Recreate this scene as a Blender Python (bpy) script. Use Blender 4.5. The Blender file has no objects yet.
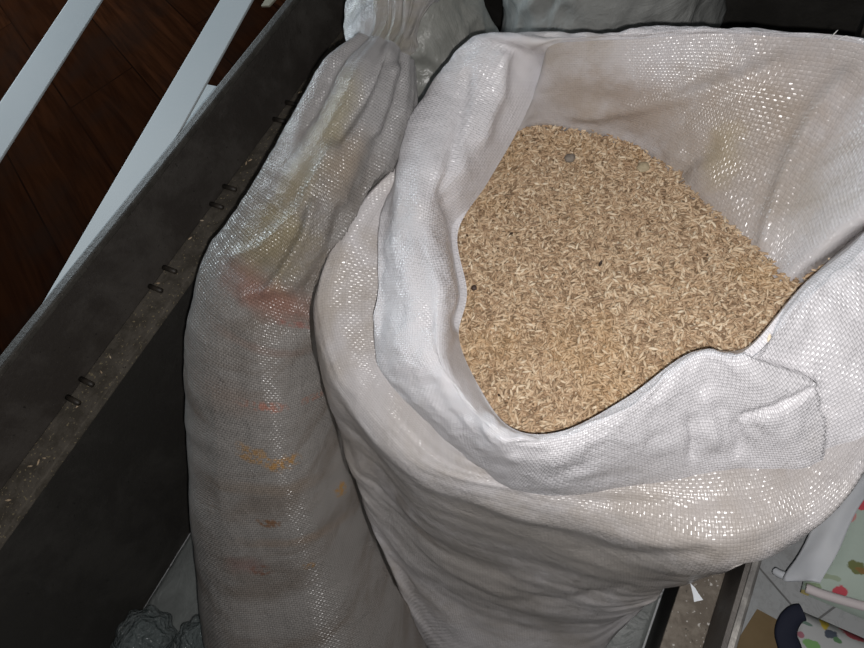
import bpy, bmesh, math, random
import numpy as np
from mathutils import Vector, Matrix, noise
random.seed(7); RNG = np.random.default_rng(7)
C = bpy.context.scene.collection
SC = bpy.context.scene

# ------------------------------------------------------------------ camera frame (metres; the bin's rails run along Y)
H = 1.2
FPX = 648.0
PITCH, ROLL, YAW = 1.0200073, -0.4338510, -0.8532764
cF = np.array([math.sin(YAW)*math.cos(PITCH), math.cos(YAW)*math.cos(PITCH), -math.sin(PITCH)])
_r0 = np.array([math.cos(YAW), -math.sin(YAW), 0.0]); _u0 = np.cross(_r0, cF)
cR = math.cos(ROLL)*_r0 + math.sin(ROLL)*_u0
cU = -math.sin(ROLL)*_r0 + math.cos(ROLL)*_u0
EYE = np.array([0.0, 0.0, H])

def ray(px, py):
    return cF + (px-432)/FPX*cR - (py-324)/FPX*cU
def P(px, py, z):                      # point of the place seen at that spot, at height z
    d = ray(px, py); return EYE + d*((z-H)/d[2])
def Pt(px, py, t):                     # the same, at distance t along the view axis
    return EYE + ray(px, py)*t
def Px(px, py, x):                     # the same, on the vertical plane at x
    d = ray(px, py); return EYE + d*(x/d[0])
def proj(V):
    v = np.asarray(V) - EYE; w = v @ cF
    return np.stack([432+FPX*(v @ cR)/w, 324-FPX*(v @ cU)/w], -1)

cam = bpy.data.cameras.new('camera'); co = bpy.data.objects.new('camera', cam); C.objects.link(co)
M = Matrix.Identity(4)
for i in range(3):
    M[i][0], M[i][1], M[i][2], M[i][3] = cR[i], cU[i], -cF[i], EYE[i]
co.matrix_world = M
cam.sensor_width = 36.0; cam.lens = 27.0; cam.clip_start = 0.01
SC.camera = co

# ------------------------------------------------------------------ helpers
def tag(o, label=None, cat=None, group=None, kind=None):
    if label: o['label'] = label
    if cat: o['category'] = cat
    if group: o['group'] = group
    if kind: o['kind'] = kind
    return o
def empty(name, loc, label, cat, group=None):
    o = bpy.data.objects.new(name, None); C.objects.link(o); o.location = loc
    o.empty_display_size = .05
    return tag(o, label, cat, group)
def link(name, me, mat, parent=None, smooth=True):
    o = bpy.data.objects.new(name, me); C.objects.link(o)
    if mat: me.materials.append(mat)
    if smooth:
        me.polygons.foreach_set('use_smooth', [True]*len(me.polygons))
    if parent:
        o.parent = parent
        base = Vector(parent.location)
        if parent.parent: base = base + Vector(parent.parent.location)
        me.transform(Matrix.Translation(-base))
    return o
def mesh_from(name, V, Fc, uv=None):
    me = bpy.data.meshes.new(name)
    me.from_pydata([tuple(map(float, v)) for v in V], [], [tuple(int(i) for i in f) for f in Fc])
    if uv is not None:
        l = me.uv_layers.new(name='UVMap')
        idx = np.empty(len(me.loops), dtype=np.int32); me.loops.foreach_get('vertex_index', idx)
        l.data.foreach_set('uv', np.asarray(uv, dtype=np.float32)[idx].ravel())
    me.update()
    return me
def bm_obj(name, bm, mat, parent=None, smooth=False):
    me = bpy.data.meshes.new(name); bm.to_mesh(me); bm.free()
    return link(name, me, mat, parent, smooth)
def prism(pts, axis_vec, bevel=0.0, name='x'):
    """extrude a closed outline (list of 3-D points) along a vector"""
    bm = bmesh.new()
    a = [bm.verts.new(tuple(p)) for p in pts]
    b = [bm.verts.new(tuple(np.asarray(p)+np.asarray(axis_vec))) for p in pts]
    n = len(pts)
    bm.faces.new(a[::-1]); bm.faces.new(b)
    for i in range(n): bm.faces.new([a[i], a[(i+1) % n], b[(i+1) % n], b[i]])
    bmesh.ops.recalc_face_normals(bm, faces=bm.faces)
    if bevel: bmesh.ops.bevel(bm, geom=list(bm.edges), offset=bevel, segments=2, affect='EDGES', profile=.6)
    return bm
def boxbm(lo, hi, bevel=0.0):
    x0, y0, z0 = lo; x1, y1, z1 = hi
    return prism([(x0, y0, z0), (x1, y0, z0), (x1, y0, z1), (x0, y0, z1)], (0, y1-y0, 0), bevel)
def catmull(A, n, closed):
    """resample control points A (k,...) to n samples; closed: periodic"""
    A = np.asarray(A, float); k = len(A)
    t = np.linspace(0, k, n, endpoint=False) if closed else np.linspace(0, k-1, n)
    i = np.floor(t).astype(int)
    if not closed: i = np.minimum(i, k-2)
    f = (t-i).reshape((-1,)+(1,)*(A.ndim-1))
    def g(j):
        if closed: return A[j % k]
        e = A[np.clip(j, 0, k-1)].copy()
        lo = j < 0; hi = j > k-1
        if lo.any(): e[lo] = 2*A[0]-A[1]
        if hi.any(): e[hi] = 2*A[-1]-A[-2]
        return e
    p0, p1, p2, p3 = g(i-1), g(i), g(i+1), g(i+2)
    return .5*((2*p1)+(-p0+p2)*f+(2*p0-5*p1+4*p2-p3)*f*f+(-p0+3*p1-3*p2+p3)*f**3)
def grid_faces(nv, nu, closed=True):
    j, i = np.meshgrid(np.arange(nv-1), np.arange(nu if closed else nu-1), indexing='ij')
    i2 = (i+1) % nu
    return np.stack([j*nu+i, j*nu+i2, (j+1)*nu+i2, (j+1)*nu+i], -1).reshape(-1, 4)
def grid_normals(G, closed=True):
    du = np.roll(G, -1, 1)-np.roll(G, 1, 1)
    if not closed:
        du[:, 0] = G[:, 1]-G[:, 0]; du[:, -1] = G[:, -1]-G[:, -2]
    dv = np.gradient(G, axis=0)
    n = np.cross(du, dv); L = np.linalg.norm(n, axis=-1, keepdims=True)
    return n/np.maximum(L, 1e-12)
def grid_uv(G, closed=True, ucirc=None):
    nv, nu = G.shape[:2]
    seg = np.linalg.norm(np.roll(G, -1, 1)-G, axis=-1)
    circ = ucirc or float(np.median(seg.sum(1)))
    dv = np.linalg.norm(np.diff(G, axis=0), axis=-1).mean(1)
    v = np.concatenate([[0], np.cumsum(dv)])
    U = np.tile(np.arange(nu)/nu*circ, (nv, 1)); Vv = np.tile(v[:, None], (1, nu))
    return np.stack([U, Vv], -1)
def grid_mesh(name, G, UV, closed=True):
    """grid of points to a mesh; the UV seam column is handled per loop"""
    nv, nu = G.shape[:2]
    Fc = grid_faces(nv, nu, closed)
    me = bpy.data.meshes.new(name)
    me.from_pydata([tuple(map(float, v)) for v in G.reshape(-1, 3)], [], Fc.tolist())
    l = me.uv_layers.new(name='UVMap')
    uvf = UV.reshape(-1, 2)[Fc.reshape(-1)].copy()
    if closed:
        circ = UV[0, 1, 0]*nu
        last = (Fc[:, 0] % nu) == nu-1
        m = uvf.reshape(-1, 4, 2)
        m[last, 1, 0] += circ; m[last, 2, 0] += circ
        uvf = m.reshape(-1, 2)
    l.data.foreach_set('uv', uvf.astype(np.float32).ravel())
    me.update()
    return me
def nz(p, s, seed=0.0):
    return noise.noise(Vector((p[0]*s+seed, p[1]*s+seed*1.7, p[2]*s-seed*.6)))
def noise_grid(Q, s, seed=0.0, oct=1):
    Q = np.asarray(Q); out = np.zeros(Q.shape[:-1]); flat = Q.reshape(-1, Q.shape[-1]); o = out.reshape(-1)
    for k in range(len(flat)):
        q = flat[k]
        z = q[2] if len(q) > 2 else 0.0
        a = 0; amp = 1; f = s
        for _ in range(oct):
            a += amp*noise.noise(Vector((q[0]*f+seed, q[1]*f-seed*.7, z*f+seed*.31))); amp *= .5; f *= 2.03
        o[k] = a
    return out
def seg_dist(Q, poly):
    """distance (in the units of Q) to an open polyline, the signed side and the run along it"""
    best = np.full(Q.shape[:-1], 1e9); side = np.zeros(Q.shape[:-1]); run = np.zeros(Q.shape[:-1])
    poly = np.asarray(poly, float); n = len(poly)-1
    for k in range(n):
        a, b = poly[k], poly[k+1]; d = b-a; L2 = d @ d
        t = np.clip(((Q-a) @ d)/L2, 0, 1)
        e = Q-(a+t[..., None]*d); dd = np.linalg.norm(e, axis=-1)
        s = np.sign(d[0]*(Q[..., 1]-a[1])-d[1]*(Q[..., 0]-a[0]))
        m = dd < best
        best = np.where(m, dd, best); side = np.where(m, s, side); run = np.where(m, (k+t)/n, run)
    return best, side, run
def smooth01(x): x = np.clip(x, 0, 1); return x*x*(3-2*x)

# ------------------------------------------------------------------ materials
def new_mat(name):
    m = bpy.data.materials.new(name); m.use_nodes = True
    nt = m.node_tree; b = nt.nodes['Principled BSDF']
    return m, nt, b
class N:
    def __init__(s, nt): s.nt = nt
    def node(s, t, **kw):
        n = s.nt.nodes.new(t)
        for k, v in kw.items(): setattr(n, k, v)
        return n
    def set(s, n, **kw):
        return n
    def link(s, a, b): s.nt.links.new(a, b)
    def val(s, sock, v):
        if hasattr(v, 'is_output') or isinstance(v, bpy.types.NodeSocket): s.link(v, sock)
        else: sock.default_value = v
    def math(s, op, a, b=None, c=None, clamp=False):
        n = s.node('ShaderNodeMath', operation=op); n.use_clamp = clamp
        s.val(n.inputs[0], a)
        if b is not None: s.val(n.inputs[1], b)
        if c is not None: s.val(n.inputs[2], c)
        return n.outputs[0]
    def mix(s, f, a, b):
        n = s.node('ShaderNodeMix', data_type='RGBA')
        s.val(n.inputs[0], f); s.val(n.inputs[6], a); s.val(n.inputs[7], b)
        return n.outputs[2]
    def noise(s, vec, scale, detail=2.0, rough=.5, dist=0.0):
        n = s.node('ShaderNodeTexNoise'); s.link(vec, n.inputs['Vector'])
        n.inputs['Scale'].default_value = scale; n.inputs['Detail'].default_value = detail
        n.inputs['Roughness'].default_value = rough; n.inputs['Distortion'].default_value = dist
        return n.outputs['Fac']
    def ramp(s, f, lo, hi):
        n = s.node('ShaderNodeMapRange', interpolation_type='SMOOTHSTEP')
        s.val(n.inputs[0], f); n.inputs[1].default_value = lo; n.inputs[2].default_value = hi
        return n.outputs[0]
    def mapping(s, vec, scale=(1, 1, 1), loc=(0, 0, 0), rot=(0, 0, 0)):
        n = s.node('ShaderNodeMapping'); s.link(vec, n.inputs[0])
        n.inputs['Scale'].default_value = scale; n.inputs['Location'].default_value = loc; n.inputs['Rotation'].default_value = rot
        return n.outputs[0]
    def bump(s, h, strength, dist, normal=None):
        n = s.node('ShaderNodeBump'); s.link(h, n.inputs['Height'])
        n.inputs['Strength'].default_value = strength; n.inputs['Distance'].default_value = dist
        if normal: s.link(normal, n.inputs['Normal'])
        return n.outputs[0]
def rgb(r, g, b): return (r, g, b, 1.0)

def simple_mat(name, col, rough=.6, col2=None, scale=20.0, bump=0.0, bscale=80.0, spec=.5, metal=0.0, stretch=(1, 1, 1)):
    m, nt, b = new_mat(name); n = N(nt)
    tc = n.node('ShaderNodeTexCoord').outputs['Object']
    v = n.mapping(tc, stretch)
    if col2 is not None:
        f = n.ramp(n.noise(v, scale, 5, .6), .35, .68)
        n.link(n.mix(f, rgb(*col), rgb(*col2)), b.inputs['Base Color'])
    else:
        b.inputs['Base Color'].default_value = rgb(*col)
    b.inputs['Roughness'].default_value = rough; b.inputs['Specular IOR Level'].default_value = spec
    b.inputs['Metallic'].default_value = metal
    if bump:
        n.link(n.bump(n.noise(v, bscale, 4, .6), bump, .002), b.inputs['Normal'])
    return m

def weave_mat(name, col, dirt, dirt_lo, dirt_hi, tape=.0024, rough=.36, stains_and_shade=(), coat=.5, bstr=.6, dscale=6.0, dstretch=(1, 1, 1), transl=.12, tint=None):
    """woven plastic tape fabric; UVs are metres of cloth"""
    m, nt, b = new_mat(name); n = N(nt)
    tcn = n.node('ShaderNodeTexCoord'); uv = tcn.outputs['UV']; ob = tcn.outputs['Object']
    sep = n.node('ShaderNodeSeparateXYZ'); n.link(uv, sep.inputs[0])
    U = n.math('MULTIPLY', sep.outputs[0], 1/tape); V = n.math('MULTIPLY', sep.outputs[1], 1/tape)
    fu = n.math('SUBTRACT', n.math('FRACT', U), .5); fv = n.math('SUBTRACT', n.math('FRACT', V), .5)
    iu = n.math('FLOOR', U); iv = n.math('FLOOR', V)
    chk = n.math('MODULO', n.math('ABSOLUTE', n.math('ADD', iu, iv)), 2.0)
    chk = n.math('GREATER_THAN', chk, .5)
    a = n.math('MULTIPLY', fv, fv); c = n.math('MULTIPLY', fu, fu)
    ca = n.math('ADD', n.math('MULTIPLY', chk, a), n.math('MULTIPLY', n.math('SUBTRACT', 1.0, chk), c))   # along the top tape
    cb = n.math('ADD', n.math('MULTIPLY', chk, c), n.math('MULTIPLY', n.math('SUBTRACT', 1.0, chk), a))   # across it
    edge = n.ramp(cb, .17, .25)
    h = n.math('SUBTRACT', n.math('MULTIPLY', ca, -3.2), n.math('MULTIPLY', edge, .45))
    cell = n.node('ShaderNodeCombineXYZ'); n.link(iu, cell.inputs[0]); n.link(iv, cell.inputs[1])
    wn = n.node('ShaderNodeTexWhiteNoise', noise_dimensions='2D'); n.link(cell.outputs[0], wn.inputs['Vector'])
    ws = n.node('ShaderNodeSeparateColor'); n.link(wn.outputs['Color'], ws.inputs[0])
    tu = n.math('MULTIPLY', n.math('SUBTRACT', ws.outputs[0], .5), fu); tv = n.math('MULTIPLY', n.math('SUBTRACT', ws.outputs[1], .5), fv)
    h = n.math('ADD', h, n.math('MULTIPLY', n.math('ADD', tu, tv), 1.1))
    wr = n.noise(ob, 38.0, 3, .55, .6)
    nb = n.bump(wr, .35, .006)
    nb2 = n.bump(h, bstr, .00062, nb)
    n.link(nb2, b.inputs['Normal'])
    d = n.ramp(n.noise(n.mapping(ob, dstretch), dscale, 5, .62, .4), dirt_lo, dirt_hi)
    colr = n.mix(d, rgb(*col), rgb(*dirt))
    if tint is not None:
        t2 = n.ramp(n.noise(n.mapping(ob, (1, 1, 1), (3.1, 1.2, .4)), 9.0, 3, .5), .52, .72)
        colr = n.mix(n.math('MULTIPLY', t2, tint[3]), colr, rgb(*tint[:3]))
    fine = n.noise(ob, 300.0, 2, .6)
    for (u0, v0, ru, rv, sc, amt, patch, soft) in stains_and_shade:      # patches of dirt, old print, painted-in shade and bounced light, fixed on the cloth
        du = n.math('DIVIDE', n.math('ABSOLUTE', n.math('SUBTRACT', sep.outputs[0], u0)), ru)
        dv = n.math('DIVIDE', n.math('ABSOLUTE', n.math('SUBTRACT', sep.outputs[1], v0)), rv)
        r = n.math('POWER', n.math('ADD', n.math('POWER', du, 3.0), n.math('POWER', dv, 3.0)), .333)
        wob = n.math('MULTIPLY', n.math('SUBTRACT', n.noise(ob, 45.0, 4, .65), .5), 1.3)
        k = n.math('SUBTRACT', 1.0, n.ramp(n.math('ADD', r, wob), .15 if soft else .55, 1.5 if soft else 1.05))
        if patch: k = n.math('MULTIPLY', k, n.ramp(n.noise(ob, 150.0, 3, .6), .38, .62))
        colr = n.mix(n.math('MULTIPLY', k, amt), colr, rgb(*sc))
    shade = n.math('ADD', .9, n.math('MULTIPLY', ws.outputs[2], .2))
    n.link(colr, b.inputs['Base Color'])
    b.inputs['Roughness'].default_value = rough
    n.link(n.math('ADD', rough-.06, n.math('MULTIPLY', ws.outputs[2], .14)), b.inputs['Roughness'])
    b.inputs['Specular IOR Level'].default_value = .55
    b.inputs['Coat Weight'].default_value = coat; b.inputs['Coat Roughness'].default_value = .2
    n.link(nb2, b.inputs['Coat Normal'])
    if transl:
        tr = n.node('ShaderNodeBsdfTranslucent'); n.link(colr, tr.inputs[0])
        mx = n.node('ShaderNodeMixShader'); mx.inputs[0].default_value = transl
        n.link(b.outputs[0], mx.inputs[1]); n.link(tr.outputs[0], mx.inputs[2])
        n.link(mx.outputs[0], nt.nodes['Material Output'].inputs['Surface'])
    return m

def dusty_mat(name, base, dust, lo=.4, hi=.62, speck=(.42, .36, .24), rough=.75, scale=14.0, slo=.66):
    m, nt, b = new_mat(name); n = N(nt)
    tc = n.node('ShaderNodeTexCoord').outputs['Object']
    f = n.ramp(n.noise(tc, scale, 7, .68, .3), lo, hi)
    c = n.mix(f, rgb(*base), rgb(*dust))
    s = n.ramp(n.noise(tc, 230.0, 2, .5), slo, slo+.05)
    c = n.mix(s, c, rgb(*speck))
    k = n.ramp(n.noise(n.mapping(tc, (1, 1, 1), (5, 2, 1)), 160.0, 3, .6), .34, .26)
    c = n.mix(k, c, rgb(base[0]*.4, base[1]*.4, base[2]*.4))
    n.link(c, b.inputs['Base Color']); b.inputs['Roughness'].default_value = rough
    n.link(n.bump(n.noise(tc, 120.0, 6, .7), .4, .003), b.inputs['Normal'])
    return m

# ------------------------------------------------------------------ lights and world
fl = bpy.data.lights.new('phone_flash', 'POINT'); fl.energy = 15.8; fl.shadow_soft_size = .003; fl.color = (1.0, .975, .96)
flo = bpy.data.objects.new('phone_flash', fl); C.objects.link(flo)
flo.location = tuple(EYE + cR*.009 - cU*.0135 - cF*.004)
wl = bpy.data.lights.new('lath_fill', 'AREA'); wl.shape = 'RECTANGLE'; wl.size = 1.2; wl.size_y = 1.0; wl.energy = 58; wl.color = (.80, .92, 1.0)  # cool fill added out of view on the left to brighten the laths
wlo = bpy.data.objects.new('lath_fill', wl); C.objects.link(wlo)
wlo.location = (-3.6, 1.2, 1.6)
wlo.rotation_euler = (Vector((-1.3, .5, .3))-Vector((-3.6, 1.2, 1.6))).to_track_quat('-Z', 'Y').to_euler()
W = bpy.data.worlds.new('world'); SC.world = W; W.use_nodes = True
W.node_tree.nodes['Background'].inputs[0].default_value = (.8, .88, 1.0, 1); W.node_tree.nodes['Background'].inputs[1].default_value = .035
SC.view_settings.view_transform = 'Standard'; SC.view_settings.look = 'None'
SC.view_settings.gamma = 1.0; SC.view_settings.use_curve_mapping = False; SC.view_settings.exposure = 0.0

# ------------------------------------------------------------------ the setting
XL, XLW, XRW, XR = -.8612, -.8050, .0440, .0815      # riser and inner wall, left and right
ZT, ZL = .5324, .4032
def floor_mat():
    m, nt, b = new_mat('marbled linoleum'); n = N(nt)
    tc = n.node('ShaderNodeTexCoord').outputs['Object']
    v = n.mapping(tc, (1, 1, 1), (0.05, -.02, 0), (0, 0, .55))
    br = n.node('ShaderNodeTexBrick'); n.link(v, br.inputs['Vector']); br.offset = 0.0
    br.inputs['Scale'].default_value = 1.0; br.inputs['Mortar Size'].default_value = .0016
    br.inputs['Brick Width'].default_value = .15; br.inputs['Row Height'].default_value = .15
    br.inputs['Color1'].default_value = rgb(.50, .52, .53); br.inputs['Color2'].default_value = rgb(.54, .55, .56); br.inputs['Mortar'].default_value = rgb(.2, .2, .2)
    w = n.noise(tc, 26.0, 6, .65, 1.8)
    vein = n.ramp(n.math('ABSOLUTE', n.math('SUBTRACT', w, .5)), .0, .05)
    c = n.mix(n.math('MULTIPLY', n.math('SUBTRACT', 1.0, vein), .22), br.outputs[0], rgb(.22, .22, .23))
    d = n.ramp(n.noise(tc, 9.0, 5, .6), .45, .7)
    c = n.mix(n.math('MULTIPLY', d, .35), c, rgb(.25, .23, .2))
    n.link(c, b.inputs['Base Color']); b.inputs['Roughness'].default_value = .42
    return m
M_floor = floor_mat()
tag(bm_obj('floor', boxbm((-4.2, -1.5, -.06), (1.8, 4.2, 0.0)), M_floor), kind='structure')
# brown linoleum tile inlay beyond the right-hand rail
# plank floor on the far side of the bin
M_wall = simple_mat('grey plaster', (.35, .34, .32), .9, (.3, .29, .27), 4)
tag(bm_obj('wall_left', boxbm((-4.3, -1.5, 0), (-4.2, 4.2, 2.5)), M_wall), kind='structure')
tag(bm_obj('wall_back', boxbm((-4.2, 4.2, 0), (1.8, 4.3, 2.5)), M_wall), kind='structure')
S_a, S_b = P(7, 153, 0.0), P(63, 258, 0.0)
sd = (S_b-S_a)[:2]; SANG = math.atan2(sd[1], sd[0])
def plank_mat():
    m, nt, b = new_mat('dark stained planks'); n = N(nt)
    tc = n.node('ShaderNodeTexCoord').outputs['Object']
    v0 = n.mapping(tc, (1, 1, 1), (-float(S_a[0]), -float(S_a[1]), 0))
    v = n.mapping(v0, (1, 1, 1), (0, 0, 0), (0, 0, -SANG))
    g = n.noise(n.mapping(v, (2.5, 34, 34)), 1.0, 5, .6, 1.0)
    br = n.node('ShaderNodeTexBrick'); n.link(v, br.inputs['Vector']); br.offset = .37
    br.inputs['Scale'].default_value = 1.0; br.inputs['Mortar Size'].default_value = .003; br.inputs['Mortar Smooth'].default_value = .3
    br.inputs['Brick Width'].default_value = 1.9; br.inputs['Row Height'].default_value = .24; br.inputs['Bias'].default_value = -.1
    br.inputs['Color1'].default_value = rgb(.026, .009, .004); br.inputs['Color2'].default_value = rgb(.055, .019, .008); br.inputs['Mortar'].default_value = rgb(.005, .0025, .0015)
    c = n.mix(n.ramp(g, .25, .75), br.outputs[0], rgb(.014, .005, .0024))
    c = n.mix(n.math('MULTIPLY', n.ramp(n.noise(tc, 4.0, 4, .6), .42, .7), .6), c, rgb(.016, .009, .0065))
    n.link(c, b.inputs['Base Color'])
    b.inputs['Roughness'].default_value = .8; b.inputs['Specular IOR Level'].default_value = .0
    n.link(n.bump(g, .3, .002), b.inputs['Normal'])
    return m
fp = tag(bm_obj('floor_planks', boxbm((-4.2, -1.5, 0.0), (-.93, 4.2, .006)), plank_mat()), kind='structure')

# ------------------------------------------------------------------ the bin
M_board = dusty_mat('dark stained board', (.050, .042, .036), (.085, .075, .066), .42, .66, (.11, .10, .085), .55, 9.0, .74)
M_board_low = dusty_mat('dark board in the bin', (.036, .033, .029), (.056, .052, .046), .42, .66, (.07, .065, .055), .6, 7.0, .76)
M_ledge = dusty_mat('dusty ledge', (.085, .072, .055), (.15, .13, .105), .38, .62, (.34, .28, .17), .85, 30.0, .64)
M_ledge_r = dusty_mat('dusty paint-flecked ledge', (.115, .095, .075), (.19, .165, .135), .38, .62, (.45, .43, .4), .85, 40.0, .66)
M_lip = dusty_mat('worn top edge', (.055, .049, .041), (.085, .077, .066), .40, .62, (.2, .18, .15), .55, 22.0, .7)
M_steel = simple_mat('worn steel edge', (.20, .19, .175), .5, (.10, .095, .09), 40, .2, 150, metal=.5)
M_peg = simple_mat('dark peg', (.05, .04, .03), .5, (.03, .025, .02), 60)
bin_ = empty('storage_bin', (-.40, .30, 0), 'long dark wooden bin with dusty inner ledges that holds the grain sacks', 'bin')
Y0, Y1 = -.75, 1.32
TO = P(127, 200, ZT)[0]                        # outer edge of the left top
bmL = prism([(TO, Y0, 0), (XLW, Y0, 0), (XLW, Y0, ZL-.014), (XL, Y0, ZL-.014), (XL, Y0, ZT-.012), (TO, Y0, ZT-.012)], (0, Y1-Y0, 0))
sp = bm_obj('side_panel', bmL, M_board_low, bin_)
bmU = boxbm((XL-.006, Y0, ZL), (XL+.001, Y1, ZT-.011))
bm_obj('riser_board', bmU, M_board, bin_)
bm_obj('top_edge', boxbm((TO-.004, Y0, ZT-.012), (XL+.0015, Y1, ZT), .003), M_lip, bin_)
lg = bm_obj('ledge', boxbm((XL+.001, Y0, ZL-.014), (XLW+.001, Y1, ZL), .002), M_ledge, bin_)
# pegs lie across the left ledge, in pairs
PEG = [(85, 381), (71, 399), (168, 269), (154, 288), (226, 187), (214, 205), (292, 104), (281, 121)]
for px, py in PEG:
    q = P(px, py, ZL+.004)
    bm = bmesh.new()
    r = bmesh.ops.create_cone(bm, cap_ends=True, segments=14, radius1=.0045, radius2=.0045, depth=.030)
    bmesh.ops.bevel(bm, geom=[e for e in bm.edges if abs(e.verts[0].co.z-e.verts[1].co.z) < 1e-6], offset=.0012, segments=2, affect='EDGES')
    bm.transform(Matrix.Translation((XL+.0165, q[1], ZL+.0047)) @ Matrix.Rotation(math.radians(90), 4, 'Y'))
    bm_obj('peg', bm, M_peg, lg, True)
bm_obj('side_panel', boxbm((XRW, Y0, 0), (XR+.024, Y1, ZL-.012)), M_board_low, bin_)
bm_obj('ledge', boxbm((XRW-.001, Y0, ZL-.012), (XR, Y1, ZL), .002), M_ledge_r, bin_)
bm_obj('riser_board', boxbm((XR, Y0, ZL-.012), (XR+.010, Y1, ZT)), M_board, bin_)
bm_obj('metal_edge', boxbm((XR+.004, Y0, ZT-.006), (XR+.0115, Y1, ZT+.003), .0025), M_steel, bin_)
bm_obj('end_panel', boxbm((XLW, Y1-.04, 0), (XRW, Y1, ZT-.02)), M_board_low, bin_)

# ------------------------------------------------------------------ the open sack of grain
GZ = .600                                        # level of the grain
# stations: inner lip, crest, middle and edge of the turned-down cuff, ridge of the shoulder, wall at grain level
ST = [
 # Ri               Rc               Rm               Re               Rs              Rn
 ((640, 39,.712), (640, 34,.718), None,            None,            None,            (640, 150,.590)),
 ((590, 41,.718), (585, 36,.724), None,            None,            None,            (590, 134,.590)),
 ((549, 47,.722), (533, 40,.730), (508, 33,.724),  None,            None,            (538, 127,.589)),
 ((542, 76,.660), (508, 50,.714), (466, 45,.712),  None,            None,            (514, 135,.587)),
 ((518,130,.622), (482,100,.690), (431, 84,.696),  None,            (455,104,.640),  None),
 ((488,182,.612), (452,155,.684), (402,138,.690),  None,            (414,152,.645),  None),
 ((458,232,.610), (432,218,.680), (400,212,.684),  (381,212,.664),  (354,212,.636),  None),
 ((467,292,.612), (444,288,.680), (410,290,.682),  (379,292,.655),  (313,291,.615),  None),
 ((459,337,.622), (442,345,.682), (408,354,.672),  (376,356,.635),  (327,370,.585),  None),
 ((480,388,.640), (466,396,.678), (442,406,.656),  (412,406,.620),  (362,418,.560),  None),
 ((512,428,.660), (503,438,.672), (485,452,.642),  (462,455,.590),  (420,474,.540),  None),
 ((562,431,.660), (557,440,.668), (545,470,.632),  (528,492,.566),  (510,502,.535),  None),
 ((626,398,.664), (630,410,.674), (636,446,.634),  (640,484,.566),  (612,524,.528),  None),
 ((690,353,.672), (696,362,.684), (714,415,.640),  (727,470,.582),  (722,555,.549),  None),
 ((743,352,.678), (752,360,.690), (786,415,.652),  (808,466,.604),  (806,532,.565),  None),
 ((803,286,.686), (815,294,.700), (848,350,.676),  (880,425,.632),  (862,475,.590),  None),
 ((864,233,.696), (878,236,.708), (912,286,.686),  (938,350,.644),  (925,385,.605),  None),
 ((912,150,.704), (926,140,.712), (950,155,.694),  (968,190,.655),  (975,215,.610),  (800, 281,.590)),
 ((878, 52,.698), (882, 46,.704), None,            None,            None,            (766, 264,.590)),
 ((765, 36,.706), (766, 31,.712), None,            None,            None,            (700, 206,.590)),
 ((700, 34,.710), (700, 29,.716), None,            None,            None,            (668, 172,.590)),
]
ST = ST[16:]+ST[:16]
CEN = P(610, 285, GZ)[:2]
ri = np.array([P(*s[0]) for s in ST]); rc = np.array([P(*s[1]) for s in ST])
out = rc[:, :2]-CEN; out /= np.linalg.norm(out, axis=1, keepdims=True)
out3 = np.concatenate([out, np.zeros((len(out), 1))], 1)
def opt(k, auto):
    return np.array([P(*s[k]) if s[k] else auto[i] for i, s in enumerate(ST)])
rm = opt(2, rc+out3*.010+np.array([0, 0, -.008]))
re = opt(3, rm+out3*.010+np.array([0, 0, -.040]))
pc = proj(np.array([*CEN, GZ]))
auto_n = []
for st in ST:
    d2 = np.array(st[0][:2])-pc; d2 /= np.linalg.norm(d2)
    auto_n.append(P(*(np.array(st[0][:2])+d2*9), .583))
rn = opt(5, np.array(auto_n))
rs = opt(4, np.concatenate([rn[:, :2]+out*.035, np.full((len(ST), 1), .55)], 1))
# body below the shoulder: ellipses leaning a little, given by centre, radii and height
def ring_at(z, cx, cy, rx, ry, e=2.3):
    th = np.arctan2(out[:, 1], out[:, 0])
    c, s = np.cos(th), np.sin(th)
    k = (np.abs(c)**e+np.abs(s)**e)**(-1/e)
    return np.stack([cx+rx*c*k, cy+ry*s*k, np.full(len(th), z)], 1)
BODY = [  # z, cx, cy, rx, ry
 (.000, -.150, .115, .120, .165), (.012, -.150, .115, .140, .185), (.10, -.155, .125, .150, .205),
 (.22, -.166, .150, .165, .220), (.34, -.176, .185, .180, .222), (.45, -.174, .220, .192, .215)]
rings = [ring_at(*b) for b in BODY]
STN = [i for i, st in enumerate(ST) if st[0] == (458, 232, .610)][0]
LOW = [  # from the left round to the right front: about z .45, .30 and .13
 ((376, 300,.46), (390, 400,.31), (410, 505,.14)), ((342, 358,.475), (366, 470,.32), (402, 560,.15)), ((337, 425,.465), (373, 528,.31), (416, 622,.15)),
 ((376, 472,.43), (398, 562,.27), (438, 662,.11)), ((432, 526,.41), (446, 610,.24), (478, 705,.08)), ((515, 553,.40), (520, 640,.22), (528, 722,.07)),
 ((616, 580,.40), (588, 642,.23), (572, 705,.08)), ((684, 584,.425), (636, 609,.32), (590, 660,.15))]
rings[-1] = rings[-1]*.2+(rs-np.array([0, 0, .085])-out3*.004)*.8
rings[-2] = rings[-2]*.6+(rs-np.array([0, 0, .20])-out3*.03)*.4
for k, (a, b, c) in enumerate(LOW):
    i = (STN+k) % len(ST)
    for r_, q in ((5, a), (4, None), (3, b), (2, c)):
        if q: rings[r_][i] = P(*q)
    rings[4][i] = (rings[5][i]+rings[3][i])/2
    f_ = P(*c); ctr = np.array([-.150, .115]); rings[1][i] = [*(ctr+(f_[:2]-ctr)*.93), .012]; rings[0][i] = [*(ctr+(f_[:2]-ctr)*.8), .0]
for r_ in range(6):                              # ease the joins to the unseen back
    for i in ((STN-1) % len(ST), (STN+len(LOW)) % len(ST)):
        rings[r_][i] = .5*rings[r_][i]+.25*(rings[r_][(i-1) % len(ST)]+rings[r_][(i+1) % len(ST)])
rings += [rs, rs*.5+rn*.5+np.array([0, 0, .002]), rn, ri]
body_ctrl = np.array(rings)
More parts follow.
